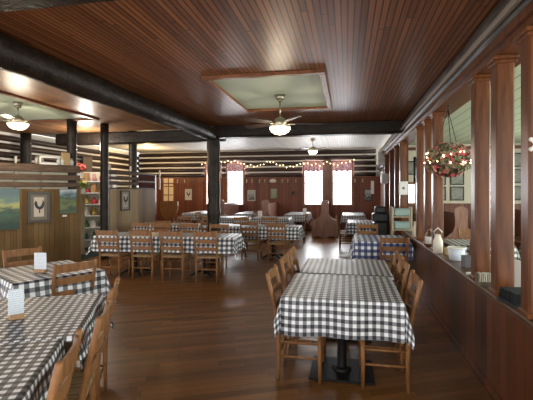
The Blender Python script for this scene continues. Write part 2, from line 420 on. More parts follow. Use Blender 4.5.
# far end panel, door and curtain strip at left back
m=MB(); m.b2((-7.3,13.1,0),(-6.66,13.2,2.12)); struct('wall_partition_4',m,boards('purple_brown_panelling',(.06,.022,.022),(.14,.055,.055),.12,'xv',.35,.05))
r=thing('window_11',None,None); r['kind']='structure'
m=MB(); 
for i in range(2):
    for j in range(3): m.b2((-7.62+i*.24,15.765,1.05+j*.36),(-7.43+i*.24,15.775,1.37+j*.36))
tag(m.build('pane',mat('cream_glass',(.75,.62,.42),.3),r),'cream lit glass panes')
m=MB(); m.b2((-7.68,15.775,.9),(-7.14,15.799,2.12)); m.build('window_frame',M['trimwood'],r)

def on(T,x,y,z): return T@Vector((x,y,z))
# pictures on the partition face (-y side of local frame)
def picture(T,a,x,z,w,h,label,frame=None,fw=.05,art=None,matc=None,name='framed_picture',depth=.03,group=None,off=0):
    p=T@Vector((x,off,z)); r=thing(name,label,'picture',p,a,group)
    if frame:
        m=MB(); y0,y1=-depth,-.001
        m.b2((-w/2,y0,-h/2),(w/2,y1,-h/2+fw),.004); m.b2((-w/2,y0,h/2-fw),(w/2,y1,h/2),.004); m.b2((-w/2,y0,-h/2+fw),(-w/2+fw,y1,h/2-fw),.004); m.b2((w/2-fw,y0,-h/2+fw),(w/2,y1,h/2-fw),.004)
        m.build('frame',frame,r)
    else: fw=0
    if matc:
        m=MB(); m.b2((-w/2+fw,-depth*.45,-h/2+fw),(w/2-fw,-.002,h/2-fw)); m.build('mat_board',matc,r)
        g=min(w,h)*.16; m=MB(); m.b2((-w/2+fw+g,-depth*.55,-h/2+fw+g),(w/2-fw-g,-depth*.45,h/2-fw-g)); m.build('print',art,r)
    else:
        m=MB(); m.b2((-w/2+fw,-depth*.6,-h/2+fw),(w/2-fw,-.002,h/2-fw)); m.build('canvas',art,r)
    return r
def art(name,stops,scale=4,skew=1.5,detail=4,zw=1.0):
    m=mat(name,(.3,.3,.3),.6); n=N(m); v=n.coords('Object'); X,Y,Z=n.sep(v)
    f=n.noise(n.comb(n.math('MULTIPLY',X,1.0),0.0,n.math('MULTIPLY',Z,2.0)),scale,detail)
    g=n.math('ADD',n.math('MULTIPLY',n.math('ADD',n.math('MULTIPLY',Z,zw),.5),1.0),n.math('MULTIPLY',n.math('SUBTRACT',f,.5),skew))
    n.color(n.ramp(g,stops)); return m
A1=art('green_sunset_landscape',[(0,(.03,.06,.05)),(.3,(.07,.13,.09)),(.45,(.05,.09,.08)),(.6,(.38,.40,.16)),(.75,(.14,.22,.20)),(1,(.10,.16,.18))],4,.7,4,1.6)
A2=art('blue_mountain_landscape',[(0,(.10,.13,.08)),(.25,(.05,.08,.06)),(.4,(.16,.20,.08)),(.6,(.05,.09,.06)),(.75,(.14,.22,.26)),(1,(.45,.52,.60))],5,.8,4,1.6)
def rooster(parent,s,y,col,c2=(.45,.20,.05)):
    body=[(-.30,.42),(-.22,.50),(-.14,.36),(-.10,.12),(.02,.02),(.14,.10),(.20,.26),(.27,.42),(.30,.44),(.26,.50),(.16,.46),(.30,.50),(.36,.34),(.36,.08),(.26,-.10),(.08,-.20),(.06,-.40),(.12,-.46),(-.02,-.46),(0,-.20),(-.16,-.12),(-.28,.04),(-.34,.24)]
    m=MB(); m.prism([(x*s,z*s) for x,z in body],.003,Matrix.Translation((0,y,0))); tag(m.build('rooster_silhouette',col,parent),'dark rooster figure')
ink=mat('print_ink',(.03,.03,.04),.6)
picture(T1,a1,2.14,1.24,.62,.78,'unframed green sunset landscape painting, leftmost on the long partition',None,0,A1,name='landscape_painting',depth=.04)
p=picture(T1,a1,2.80,1.26,.42,.62,'grey framed rooster picture between two landscape paintings on the partition',mat('dark_pewter_frame',(.045,.035,.03),.4),.05,mat('cream_paper',(.55,.50,.42),.7),mat('grey_mat_board',(.17,.155,.13),.8))
rooster(p,.26,-.022,ink)
picture(T1,a1,3.37,1.36,.34,.50,'unframed blue and green mountain landscape painting, rightmost on the long partition',None,0,A2,name='landscape_painting',depth=.04)
pc=T1@Vector((3.30,-.002,1.06)); m=MB(); m.box((0,-.003,0),(.09,.004,.035)); o=tag(m.build('caption_card',M['white']),'small white caption card under the rightmost landscape painting','card'); o.location=pc; o.rotation_euler=(0,0,a1)
p=picture(T2,a2,.52,1.33,.34,.52,'small dark framed rooster print on the pale far partition',mat('dark_brown_frame',(.05,.03,.02),.4),.035,mat('cream_paper',(.55,.50,.42),.7),mat('pale_grey_mat',(.33,.32,.28),.8))
rooster(p,.22,-.022,ink)
# clutter standing on the rails of partition 1
def topitem(x,w,h,d,m_,name,label,cat,frame=False):
    p=T1@Vector((x,.04,2.12)); r=None; m=MB()
    if frame:
        f=.035; m.b2((-w/2,-d/2,0),(-w/2+f,d/2,h)); m.b2((w/2-f,-d/2,0),(w/2,d/2,h)); m.b2((-w/2,-d/2,h-f),(w/2,d/2,h)); m.b2((-w/2,-d/2,0),(w/2,d/2,f))
    else: m.box((0,0,h/2),(w,d,h),0,.01)
    o=tag(m.build(name,m_),label,cat); o.location=p; o.rotation_euler=(0,0,a1); return o
topitem(3.02,.40,.17,.04,M['white'],'empty_frame','white empty frame standing on the partition rail','frame',True)
topitem(3.34,.17,.27,.06,M['kraft'],'tan_board','tan upright board on the partition rail beside the slim column','board')
for i,(x,c) in enumerate(((3.2,(.45,.45,.43)),(3.27,(.55,.52,.45)),(3.46,(.35,.37,.38)),(2.78,(.30,.25,.20)))):
    m=MB(); m.lathe([(.03,0),(.045,.01),(.045,.10),(.02,.13),(.022,.15)],n=10); o=m.build('jar',mat('jar_%d'%i,c,.25)); o.location=T1@Vector((x,.04,2.12))
    tag(o,['pale glass jar on the partition rail just right of the white empty frame','cream jar on the partition rail left of the tan board','grey jar on the partition rail right of the tan board','brownish jar on the partition rail left of the white empty frame'][i],'jar')

# rug beyond the opening, display shelf with goods
m=MB(); m.b2((-8.6,7.95,0.0),(-5.95,12.8,.012)); o=tag(m.build('carpet',M['green_rug']),'dark teal carpet on the floor beyond the opening between the partitions','carpet')
SX,SY=-6.85,9.75
r=thing('display_shelf','white display shelving crowded with gifts seen between the columns','shelf',(SX,SY,0),math.radians(20))
for s in (-1,1):
    m=MB(); m.box((s*.62,0,1.05),(.03,.35,2.1)); m.build('side_panel',M['white'],r)
SZ=[.25,.58,.90,1.21,1.52,1.83]
for z in SZ:
    m=MB(); m.box((0,0,z),(1.22,.35,.025)); m.build('shelf_board',M['white'],r)
m=MB(); m.box((0,.18,1.05),(1.24,.015,2.1)); m.build('back_panel',M['cream'],r)
cols=[('red',(.45,.03,.03)),('black',(.02,.02,.02)),('white',(.7,.68,.62)),('tan',(.40,.22,.10)),('teal',(.03,.15,.20)),('yellow',(.55,.38,.06)),('pink',(.5,.22,.25)),('green',(.08,.16,.04))]
rows=['lowest','second lowest','third lowest','third highest','second highest','highest']
Rs=Matrix.Translation((SX,SY,0))@Matrix.Rotation(math.radians(20),4,'Z')
pos5=['far left','left','centre left','centre right','right','far right']
for zi,z in enumerate(SZ):
    for k in range(6):
        cn,c=cols[(zi*3+k*2+ (k//3))%8]; m=MB(); h=random.uniform(.16,.27); w=random.uniform(.06,.085)
        kind=(zi+k)%3
        if kind==0: m.lathe([(w*.8,0),(w,.02),(w*.9,h*.5),(w*.35,h*.75),(w*.4,h)],n=10); nm,ct='gift_bottle','bottle'
        elif kind==1: m.box((0,0,h/2),(w*1.9,.12,h),0,.01); nm,ct='gift_box','box'
        else: m.lathe([(.01,0),(w*.8,.02),(w,h*.3),(w*.6,h*.52),(w*.62,h*.7),(w*.5,h*.9),(.01,h)],n=10); nm,ct='figurine','figurine'
        o=m.build(nm,mat('goods_'+cn,c,.5)); o.location=Rs@Vector((-.5+k*.2,-.04,z+.0125))
        tag(o,'%s %s at the %s of the %s display shelf'%(cn,nm.replace('_',' '),pos5[k],rows[zi]),ct,'gifts on the display shelves')
def leafy(name,loc,R_,label,cat,cols_,n=90,flat=.8,parent=None,seed=1,size=.05):
    rnd=random.Random(seed); res=[]
    for ci,(nm,c,frac) in enumerate(cols_):
        m=MB()
        for i in range(int(n*frac)):
            u=rnd.uniform(-1,1); w=rnd.uniform(0,2*PI); rr=R_*rnd.uniform(.75,1.08); s_=math.sqrt(1-u*u)
            p=Vector((rr*s_*math.cos(w),rr*s_*math.sin(w),rr*u*flat)); nn=p.normalized()
            R3=Matrix.Rotation(rnd.uniform(0,2*PI),3,nn)@nn.to_track_quat('Z','Y').to_matrix()@Matrix.Rotation(rnd.uniform(-.9,.9),3,'X')
            L=size*rnd.uniform(.7,1.4); ww=L*.4
            m.add([p+R3@Vector(q) for q in ((-L,0,0),(-L*.3,ww,.006),(L*.4,ww*.9,.01),(L,0,0),(L*.4,-ww*.9,.01),(-L*.3,-ww,.006))],[(0,1,2,3,4,5)])
        res.append((nm,m,c))
    return res
def bouquet(loc,R_,label,seed,cols_,group=None,n=120,size=.05):
    r=thing('flower_bunch',label,'flowers',loc)
    for nm,m,c in leafy('x',loc,R_,'','',cols_,n,.9,None,seed,size): m.build(nm,mat(nm+str(c),c,.6),r)
    m=MB(); m.lathe([(R_*.4,-R_*1.9),(R_*.6,-R_*1.2),(R_*.5,-R_*.5)],n=10); m.build('vase',M['white'],r)
    return r
bouquet(Vector((-6.45,8.85,1.72)),.12,'bunch of green and yellow flowers left of the display shelves',3,[('foliage',(.14,.22,.04),.6),('blossom',(.5,.42,.08),.4)])
bouquet(Vector((-6.75,9.15,2.16)),.13,'bunch of red flowers high left of the display shelves',5,[('foliage',(.10,.10,.05),.4),('blossom',(.50,.05,.04),.6)])
for i,(loc,lab) in enumerate((((-6.45,8.85,0),'pale pedestal stand under the green and yellow flowers'),((-6.75,9.15,0),'pale pedestal stand under the red flowers'))):
    m=MB(); z=(1.492,1.913)[i]; m.lathe([(.14,0),(.14,.04),(.05,.08),(.05,z-.04),(.13,z-.02),(.13,z)],n=14); o=tag(m.build('pedestal_stand',M['palewood']),lab,'stand'); o.location=loc
m=MB(); m.box((0,0,0),(.5,.03,.55)); o=tag(m.build('wall_board',mat('brown_board',(.07,.03,.015),.6)),'small brown board hanging above the display shelves','board'); o.location=(-8.0,11.6,2.55); o.rotation_euler=(0,0,.3); o.location=(-8.70,12.2,2.45); o.rotation_euler=(0,0,PI/2)

# ------------------------------------------------------------------ furniture
def make_chair():
    r=thing('ladder_back_chair','','chair'); W=.185
    def post(s):
        return MB().tube([(s*W,-.17,0),(s*W,-.165,.2),(s*W,-.17,.44),(s*W*1.03,-.20,.62),(s*W*1.06,-.262,.885),(s*W*1.06,-.265,.90)],[.015,.018,.019,.018,.018,.010],9)
    for s in (-1,1): post(s).build('back_post',M['chair'],r)
    for s in (-1,1): MB().tube([(s*.19,.18,0),(s*.195,.18,.2),(s*.195,.18,.435)],[.014,.019,.018],9).build('leg',M['chair'],r)
    for z,h,y in ((.840,.075,-.251),(.710,.060,-.221),(.582,.054,-.195)):
        m=MB(); nseg=6; vs=[]
        for i in range(nseg+1):
            t=-1+2*i/nseg; x=t*W*1.03; yy=y-.022*(1-t*t); hh=h*(.5+.1*(1-t*t))
            vs+=[(x,yy-.007,z-h/2),(x,yy+.007,z-h/2),(x,yy+.007,z+hh),(x,yy-.007,z+hh)]
        fs=[]
        for i in range(nseg):
            for k in range(4):
                j=(k+1)%4; fs.append((i*4+k,(i+1)*4+k,(i+1)*4+j,i*4+j))
        fs+=[(0,1,2,3),(nseg*4+3,nseg*4+2,nseg*4+1,nseg*4)]
        m.add(vs,fs); m.build('back_slat',M['chair'],r)
    m=MB(); m.box((0,.005,.43),(.40,.37,.035),0,.015); tag(m.build('seat',M['rush'],r),'woven rush seat')
    st=[((-.19,.18,.16),(.19,.18,.16)),((-.19,.18,.29),(.19,.18,.29)),((-W,-.165,.22),(W,-.165,.22)),
        ((-.19,.18,.2),(-W,-.165,.2)),((-.19,.18,.32),(-W,-.165,.32)),((.19,.18,.2),(W,-.165,.2)),((.19,.18,.32),(W,-.165,.32))]
    for a,b in st: MB().tube([a,[(p+q)/2 for p,q in zip(a,b)],b],[.009,.012,.009],7).build('stretcher',M['chair'],r)
    return r
chair0=make_chair(); used=[False]
def chair(x,y,rz,label,group=None):
    """x,y = point midway between the back posts at the floor + .0; rz: facing direction angle from +Y"""
    loc=(x,y,0)
    if not used[0]:
        used[0]=True; chair0.location=loc; chair0.rotation_euler=(0,0,rz); chair0['label']=label
        if group: chair0['group']=group
        return chair0
    return dup(chair0,loc,rz,label,group)

def make_table(w,l,kind):
    r=thing('restaurant_table','','table')
    m=MB(); m.box((0,0,.735),(w-.02,l-.02,.03),0,.008); m.build('tabletop',M['trimwood'],r)
    m=MB(); m.lathe([(.045,.03),(.04,.06),(.04,.70),(.10,.715)],n=12); m.build('pedestal',M['black'],r)
    m=MB()
    if kind=='plate': m.box((0,0,.012),(.54,.46,.02),0,.006); m.lathe([(.09,.02),(.05,.045)],n=12)
    else:
        for a in range(4):
            q=a*PI/2+PI/4; c,s_=math.cos(q),math.sin(q)
            m.tube([(0,0,.10),(c*.12,s_*.12,.085),(c*.26,s_*.26,.03),(c*.30,s_*.30,.016)],[.03,.025,.02,.014],8)
    m.build('base',M['black'],r)
    return r
def cloth(w,l,drop,sides,m_,seed=0,res=.03,uvoff=(0,0),rip=.016):
    """sides: drop multipliers (x-,x+,y-,y+)"""
    rnd=random.Random(seed); ph=[rnd.uniform(0,6) for _ in range(6)]
    x0,x1=-w/2-drop*sides[0],w/2+drop*sides[1]; y0,y1=-l/2-drop*sides[2],l/2+drop*sides[3]
    def axis(a,b,h):
        pts=sorted(set([round(a+(b-a)*i/max(1,int((b-a)/res)),5) for i in range(int((b-a)/res)+1)]+[-h,h,round(a,5),round(b,5)]))
        return [p for p in pts if a-1e-6<=p<=b+1e-6]
    xs=axis(x0,x1,w/2); ys=axis(y0,y1,l/2)
    m=MB(); m.uv=[]; vs=[]
    for yy in ys:
        for xx in xs:
            ex=max(0,abs(xx)-w/2); ey=max(0,abs(yy)-l/2); sx=1 if xx>0 else -1; sy=1 if yy>0 else -1
            cx=max(-w/2,min(w/2,xx)); cy=max(-l/2,min(l/2,yy)); z=.753
            if ex==0 and ey==0: px,py=cx,cy; z+=.0015*math.sin(xx*9+ph[0])*math.sin(yy*8+ph[1])
            elif ex and ey:
                d=math.hypot(ex,ey); an=math.atan2(ey,ex); k=.21+.12*math.cos(4*(an-PI/4))
                px=cx+sx*(math.cos(an)*d*k+.008); py=cy+sy*(math.sin(an)*d*k+.008); z-=d*.93
            elif ex:
                fl_=.06+.03*math.sin(yy*3+ph[2]); w_=rip*math.sin(yy*16+ph[3])*min(1,ex/.15)
                px=cx+sx*(ex*fl_+w_+.008+rip*.8*min(1,ex/.15)); py=cy; z-=ex*.99
            else:
                fl_=.06+.03*math.sin(xx*3+ph[4]); w_=rip*math.sin(xx*15+ph[5])*min(1,ey/.15)
                py=cy+sy*(ey*fl_+w_+.008+rip*.8*min(1,ey/.15)); px=cx; z-=ey*.99
            vs.append((px,py,z)); m.uv.append((xx+uvoff[0],yy+uvoff[1]))
    nx=len(xs); fs=[]
    for j in range(len(ys)-1):
        for i in range(nx-1): fs.append((j*nx+i,j*nx+i+1,(j+1)*nx+i+1,(j+1)*nx+i))
    m.add(vs,fs,True); return m.build('tablecloth',m_)
def table(x,y,w,l,rz,tl,cl,m_,kind='plate',drop=.28,sides=(1,1,1,1),seed=0,res=.03,group=None,dz=0,basey=0):
    t=make_table(w,l,kind); t.location=(x,y,0); t.rotation_euler=(0,0,rz); tag(t,tl,'table',group)
    if basey:
        for ch in t.children: 
            if ch.name.startswith(('pedestal','base')): ch.location.y=basey
    c=cloth(w,l,drop,sides,m_,seed,res); c.location=(x,y,dz); c.rotation_euler=(0,0,rz); tag(c,cl,'tablecloth')
    return t
# centre foreground tables
table(-.045,3.60,.92,.94,0,'nearer square pedestal table under the black gingham cloth, centre foreground','black and white gingham cloth hanging down the front of the centre foreground table',M['gbw'],sides=(.5,.62,1,0),seed=3,res=.02,drop=.285)
table(-.015,4.53,.91,.90,0,'farther square pedestal table joined behind the centre foreground table','black and white gingham cloth on the farther of the two joined centre tables',M['gbw'],sides=(.5,.62,.12,1),seed=4,res=.03,dz=.004)
for i,y in enumerate((3.52,4.23,4.80)):
    w_=['nearest','middle','farthest'][i]
    chair(-.40,y,-PI/2,'ladder-back chair on the left side of the centre gingham table, %s of three'%w_,'chairs at the centre tables')
    chair(.305,[3.50,4.18,4.66][i],PI/2,'ladder-back chair on the right side of the centre gingham table, %s of three'%w_,'chairs at the centre tables')
# left foreground tables (turned)
ra=math.atan2(.43,.9); U1=Vector((-.43,.90)).normalized(); U2=Vector((.90,.43)).normalized()
c2=Vector((-1.96,2.93))-U1*.49-U2*.45; c3=c2-U1*.985-U2*.07
table(c2.x,c2.y,.90,.98,ra,'left foreground table carrying the menu card in a wooden holder, middle of the left tables','gingham cloth on the middle left table, under the leaning menu card',M['gbwl'],sides=(1,.8,.10,1),seed=6,res=.03,dz=.005)
table(c3.x,c3.y,.90,.98,ra,'nearest left foreground table, cut by the bottom left corner','gingham cloth on the nearest left table in the bottom left corner',M['gbwl'],sides=(1,.8,1,.0),seed=8,res=.03,dz=0)
D=Vector((.5,.866)); NN=Vector((-.866,.5)); cA=Vector((-3.13,3.68)); rb=math.atan2(-NN.y,-NN.x)
table(cA.x,cA.y,.90,.84,rb,'farthest of the left tables, by the pine partition, with the upright menu card','gingham cloth on the farthest left table by the pine partition',M['gbw2'],sides=(1,1,1,1),seed=9,res=.03)
def chair_at(mid_top,facing,label,group):
    """mid_top: XY between post tops (leaning back .262 behind); facing: unit XY"""
    f=Vector(facing).normalized(); p=Vector(mid_top)+f*.262; rz=math.atan2(-f.x,f.y)
    return chair(p.x,p.y,rz,label,group)
g='chairs at the left foreground tables'
chair_at((-1.235,1.61),-U2,'ladder-back chair at the nearest left table, bottom left corner',g)
chair_at((-1.425,2.16),-U2,'ladder-back chair at the right edge of the left foreground tables, second from the viewer',g)
chair_at((-1.72,2.74),-U2,'ladder-back chair at the back right corner of the middle left table, third from the viewer',g)
chair_at((-2.62,3.50),NN,'ladder-back chair between the middle left table and the table by the partition',g)
chair_at((-3.86,4.17),-NN,'ladder-back chair behind the upright menu card, against the pine partition',g)
def card(x,y,rz,label,lean,h=.20,w=.14):
    r=thing('menu_card_stand',label,'menu stand',(x,y,.757),rz)
    m=MB(); m.box((0,0,.016),(w*.95,.06,.03),0,.006); tag(m.build('wooden_base',wood('light_holder_wood',(.35,.20,.10),(.55,.36,.20),.5),r),'light wooden block')
    m=MB(); m.box((0,0,.03+h/2),(w,.004,h),0,0,lean)
    pm=mat('printed_card',(.70,.74,.80),.4); n=N(pm); v=n.coords('Object'); X,Y,Z=n.sep(v)
    ln=n.math('MULTIPLY',n.math('LESS_THAN',n.math('FRACT',n.math('MULTIPLY',Z,70.0)),.4),n.math('LESS_THAN',n.math('ABSOLUTE',X),.055))
    nz=n.math('GREATER_THAN',n.noise(n.comb(n.math('MULTIPLY',X,120.0),0.0,n.math('FLOOR',n.math('MULTIPLY',Z,70.0))),1.0,0),.45)
    n.color(n.mix(n.math('MULTIPLY',n.math('MULTIPLY',ln,nz),.45),(.70,.76,.84),(.20,.30,.45)))
    m.build('card',pm,r); return r
card(-3.08,3.56,.12,'white menu card upright in a wooden holder on the farthest left table',0,.17,.13)
card(-2.12,2.24,.95,'white menu card in a wooden holder on the middle left table',0,.165,.09)

# row 1 tables
g1='tables in the long gingham rows'
table(-3.98,7.02,1.28,.70,0.06,'left table of the long row in the middle of the room','gingham cloth on the left table of the long middle row',M['gbw2'],'cross',sides=(1,.1,1,1),seed=11,res=.045)
table(-2.63,7.12,1.28,.70,0.06,'right table of the long row in the middle of the room','gingham cloth with a hanging folded corner on the right table of the long middle row',M['gbw2'],'cross',sides=(.1,1,1,1),seed=13,res=.045,dz=.003)
g='chairs along the long middle row'
for i,x in enumerate((-4.17,-3.55,-3.0,-2.39)):
    chair(x,6.46+.17+.04*i,0.03,'ladder-back chair on the near side of the long row, %s from the left'%['first','second','third','fourth'][i],g)
for i,x in enumerate((-4.42,-3.95,-3.30,-2.62)):
    chair(x,7.75,PI,'ladder-back chair on the far side of the long row, %s from the left'%['first','second','third','fourth'][i],g)
# row 2
for i,x in enumerate((-4.50,-3.10,-1.72)):
    w_=['left','middle','right'][i]
    table(x,9.32,1.30,.66,0,'%s table of the second gingham row behind the long row'%w_,'gingham cloth on the %s table of the second row'%w_,M['gbw2'],'cross',sides=(1,1,1,1),seed=20+i,res=.06)
g='chairs along the second row'
for i,x in enumerate((-4.2,-3.05,-2.16,-1.50)):
    chair(x,[8.86,8.86,9.0,8.72][i],0,'ladder-back chair on the near side of the second row, %s from the left'%['first','second','third','fourth'][i],g)
for i,x in enumerate((-4.35,-3.62,-2.75,-2.0)):
    chair(x,10.0,PI,'ladder-back chair facing the viewer beyond the second row, %s from the left'%['first','second','third','fourth'][i],g)
# row 3
for i,x in enumerate((-3.62,-2.28)):
    w_=['left','right'][i]
    table(x,12.2,1.15,.75,0,'%s table of the third row, near the booths'%w_,'pale gingham cloth on the %s table of the third row'%w_,M['gbwl'],'cross',seed=30+i,res=.07)
for i,(x,y,a) in enumerate(((-4.45,12.2,-PI/2),(-2.9,12.2,PI),(-1.45,12.2,PI/2))):
    chair(x+(.0,0,0)[i],y+(0,.7,0)[i],a,'ladder-back chair at the %s of the third row'%['left end','middle','right end'][i],'chairs at the third row')
# booths
def booth_end(s=1.0):
    half=[(.12,1.22),(.13,1.15),(.115,1.0),(.12,.86),(.16,.74),(.27,.64),(.42,.57),(.49,.52),(.49,.45),(.43,.36),(.42,.12),(.45,0),(.33,0),(.32,.05),(.12,.05),(.10,0)]
    pts=[(0,1.265),(.05,1.26)]+half
    return [(x*s,z) for x,z in pts]+[(-x*s,z) for x,z in reversed(pts[1:])]
def make_booth(s,L,m_):
    r=thing('booth_bench','','booth bench')
    MB().prism(booth_end(s),.05,Matrix.Translation((0,0,0))).build('end_panel',m_,r)
    m=MB(); m.b2((-.03,.025,.1),(.03,L,1.12),.01); m.build('backrest',m_,r)
    for q in (-1,1):
        m=MB(); m.b2((min(q*.03,q*.42),.025,.40),(max(q*.03,q*.42),L,.45),.01); m.build('seat',m_,r)
        m=MB(); m.b2((min(q*.32,q*.36),.03,0),(max(q*.32,q*.36),L,.40)); m.build('seat_front',m_,r)
    return r
bm=wood('booth_wood',(.17,.078,.05),(.32,.16,.11),.4,(7,7,1.2),coat=.2)
b=make_booth(1.0,2.3,bm); b.location=(-.72,13.45,0); tag(b,'back-to-back wooden booth bench with carved end between the two bright windows','booth bench','booth benches along the back wall')
for x,l in ((-2.75,'wooden booth bench end partly hidden behind the third row tables, left of the centre booth'),(-4.35,'wooden booth bench end just right of the thick log column')):
    dup(b,(x,13.45,0),0,l,'booth benches along the back wall')
r=thing('booth_bench','amber wooden bench with a shield-shaped end at the far left of the back wall','booth bench',(-6.22,13.3,0),0,'booth benches along the back wall')
sh=[(.33,1.20),(.345,1.05),(.33,.85),(.26,.68),(.17,.56),(.15,.40),(.15,.06),(.22,0)]
m=MB(); m.prism([(0,1.215)]+sh+[(-x,z) for x,z in reversed(sh)],.05); m.build('end_panel',wood('amber_booth_wood',(.20,.07,.02),(.36,.15,.045),.35,(7,7,1.2)),r)
m=MB(); m.b2((-.03,.025,.1),(.03,.45,1.1),.01); m.build('backrest',bm,r)
m=MB(); m.b2((.03,.025,.40),(.36,.45,.45),.01); m.build('seat',bm,r)
# booth tables
for i,(x,l) in enumerate(((-5.3,'at the far left between the booths'),(-3.55,'behind the third row'),(-1.75,'left of the centre booth'),(.22,'right of the centre booth'))):
    t=table(x+(-.05 if i==0 else 0),14.6,(1.1 if i==0 else .76),1.75,0,'long booth table %s'%l,'pale gingham cloth on the booth table %s'%l,M['gbwl'],'cross',seed=40+i,res=.08,drop=.26)
# right tables
table(.575,7.28,.88,1.05,0,'table against the half wall under the navy gingham cloth','navy blue and white gingham cloth by the half wall',M['gblue'],'plate',seed=50,res=.04,sides=(1,.2,1,1))
chair(.70,6.52,0,'ladder-back chair with its back to the viewer in front of the navy gingham table','chairs at the right-hand tables')
chair(.42,8.35,PI,'ladder-back chair on the far side of the navy gingham table','chairs at the right-hand tables')
table(.42,11.1,.80,1.2,0,'table with black gingham cloth beyond the navy one','black gingham cloth on the table beyond the navy one',M['gbw2'],'plate',seed=51,res=.05)
chair(-.02,10.9,-PI/2,'ladder-back chair at the left side of the table beyond the navy one','chairs at the right-hand tables')
chair(-.02,11.5,-PI/2,'second ladder-back chair farther along the left side of the table beyond the navy one','chairs at the right-hand tables')
# black bin, cart with bins
r=thing('waste_bin','tall black plastic bin between the far table and the bin cart','bin',(.78,9.95,0))
m=MB(); m.box((0,0,.42),(.34,.34,.84),0,.03); m.build('body',M['blackplastic'],r)
m=MB(); m.box((0,0,.95),(.38,.38,.22),0,.04); m.box((0,0,1.13),(.26,.30,.16),0,.03); m.build('lid',M['blackplastic'],r)
r=thing('bus_cart','pale wooden cart holding two grey-green tubs past the half wall','cart',(1.18,9.0,0)); r.location=(1.24,9.02,0)
r.location=(1.08,8.5,0)
for s in (-1,1):
    for q in (-1,1): MB().box((s*.18,q*.13,.63),(.03,.03,1.26)).build('upright',M['palewood'],r)
for z in (.80,1.06): MB().box((0,0,z),(.38,.28,.02)).build('shelf_board',M['palewood'],r)
for i,z in enumerate((.81,1.07)):
    m=MB(); m.lathe([(.12,0),(.15,.15),(.155,.15),(.155,.16),(.14,.16),(.11,.01)],n=4,sx=1.25,sy=.9)
    m=MB(); m.box((0,0,.075),(.30,.22,.14),0,.02); m.box((0,0,.145),(.325,.24,.018),0,.006)
    o=tag(m.build('plastic_tub',M['binblue']),'grey-green plastic tub on the %s shelf of the cart'%['lower','upper'][i],'tub'); o.location=(1.08,8.5,z)
# white notice on the post, wall boxes
r=thing('notice_sheet','white notice with a small round emblem hanging on the post past the half wall','notice',(1.165,8.83,1.64))
m=MB(); m.box((0,0,0),(.18,.012,.28),0,.002); m.build('sheet',M['white'],r)
m=MB(); m.tube([(0,-.006,.0),(0,-.009,.0)],.03,14,False); tag(m.build('emblem',mat('emblem_grey',(.15,.16,.18),.5),r),'dark round emblem')
m=MB(); m.tube([(0,0,0),(0,0,.42)],.018,8); m.tube([(0,-.0,.08),(-.0,-.05,.12),(0,-.05,.30),(0,0,.34)],.012,8)
o=tag(m.build('door_handle_bar',M['black']),'black vertical pull hanging on the sixth post','handle'); o.location=(1.08,6.87,1.72)
for i,(z,h,w,l) in enumerate(((2.59,.42,.26,'larger white box speaker high on the right wall near the back'),(1.92,.28,.20,'smaller white box speaker low on the right wall near the back'))):
    r=thing('wall_speaker',l,'speaker',(1.10,(12.8,11.6)[i],z))
    m=MB(); m.box((-.07,0,0),(w,.28,h),0,.03); m.build('cabinet',M['white'],r)
    m=MB(); m.box((.08,0,0),(.07,.05,.05)); m.build('wall_bracket',M['black'],r)
    m=MB(); m.box((-.07,-.143,0),(w*.75,.006,h*.75),0,.002); m.build('grille',mat('pale_grille',(.5,.5,.5),.6),r)

# ------------------------------------------------------------------ ledge items
LX=1.17
def ledge(name,y,x=LX): return (x,y,.80)
def bottle(name,loc,prof,m_,label,cat,extra=None):
    r=thing(name,label,cat,loc); MB().lathe(prof,n=14).build('body',m_,r)
    if extra: extra(r)
    return r
bottle('sauce_bottle',(1.14,7.2,.80),[(.045,0),(.05,.02),(.05,.14),(.025,.19),(.022,.25),(.028,.26)],mat('cream_ceramic',(.55,.48,.38),.4),'cream bottle on the ledge, farthest of the group','bottle')
def lab_(r): m=MB(); m.lathe([(.0565,.05),(.0565,.15)],n=14); tag(m.build('wrapper',M['white'],r),'pale patterned wrapper')
bottle('brown_jug',(1.135,5.95,.80),[(.05,0),(.055,.02),(.055,.17),(.03,.22),(.025,.29),(.03,.30)],mat('brown_glass',(.10,.035,.015),.2),'brown bottle with a pale wrapper on the ledge behind the white jug','bottle',lab_)
def hnd(r):
    m=MB(); m.tube([(.03,0,.20),(.05,0,.27),(.0,0,.32),(-.05,0,.27),(-.03,0,.20)],.008,8); m.build('handle',M['white'],r)
bottle('white_jug',(1.13,5.40,.80),[(.055,0),(.06,.02),(.06,.15),(.035,.21),(.03,.24)],mat('white_ceramic',(.68,.64,.55),.35),'white ceramic jug with a loop handle on the ledge','jug',hnd)
m=MB(); m.box((0,0,.045),(.13,.10,.09),0,.01); o=tag(m.build('napkin_box',mat('tan_box',(.45,.36,.20),.6)),'small tan box on the ledge between the jug and the white tub','box'); o.location=(1.25,5.28,.80)
r=thing('condiment_tub','white plastic tub with a rim on the ledge','tub',(1.23,4.92,.80))
m=MB(); m.lathe([(.072,0),(.078,.005),(.092,.135)],n=24); m.build('body',mat('bluish_white_plastic',(.62,.70,.82),.35),r)
m=MB(); m.lathe([(.096,.13),(.098,.135),(.098,.147),(.086,.147),(.084,.14)],n=24); m.build('rim',M['white'],r)
m=MB(); m.box((0,0,.06),(.09,.12,.12),0,.006); o=tag(m.build('grey_box',M['grey']),'dark grey box on the ledge right of the white tub','box'); o.location=(1.22,4.47,.80)
m=MB(); m.box((0,0,.012),(.05,.035,.024),.4,.004); o=tag(m.build('paper_packet',M['white']),'tiny white packet on the ledge before the dark grey box','packet'); o.location=(1.13,4.08,.80)
r=thing('sugar_caddy','clear caddy filled with white sugar packets on the ledge beside a post','caddy',(1.13,3.66,.80))
m=MB(); m.b2((-.055,-.05,0),(.055,.05,.012)); 
for s in (-1,1): m.b2((s*.055-.003,-.05,0),(s*.055+.003,.05,.10)); m.b2((-.055,s*.05-.003,0),(.055,s*.05+.003,.035))
m.build('tray',M['nickel'],r)
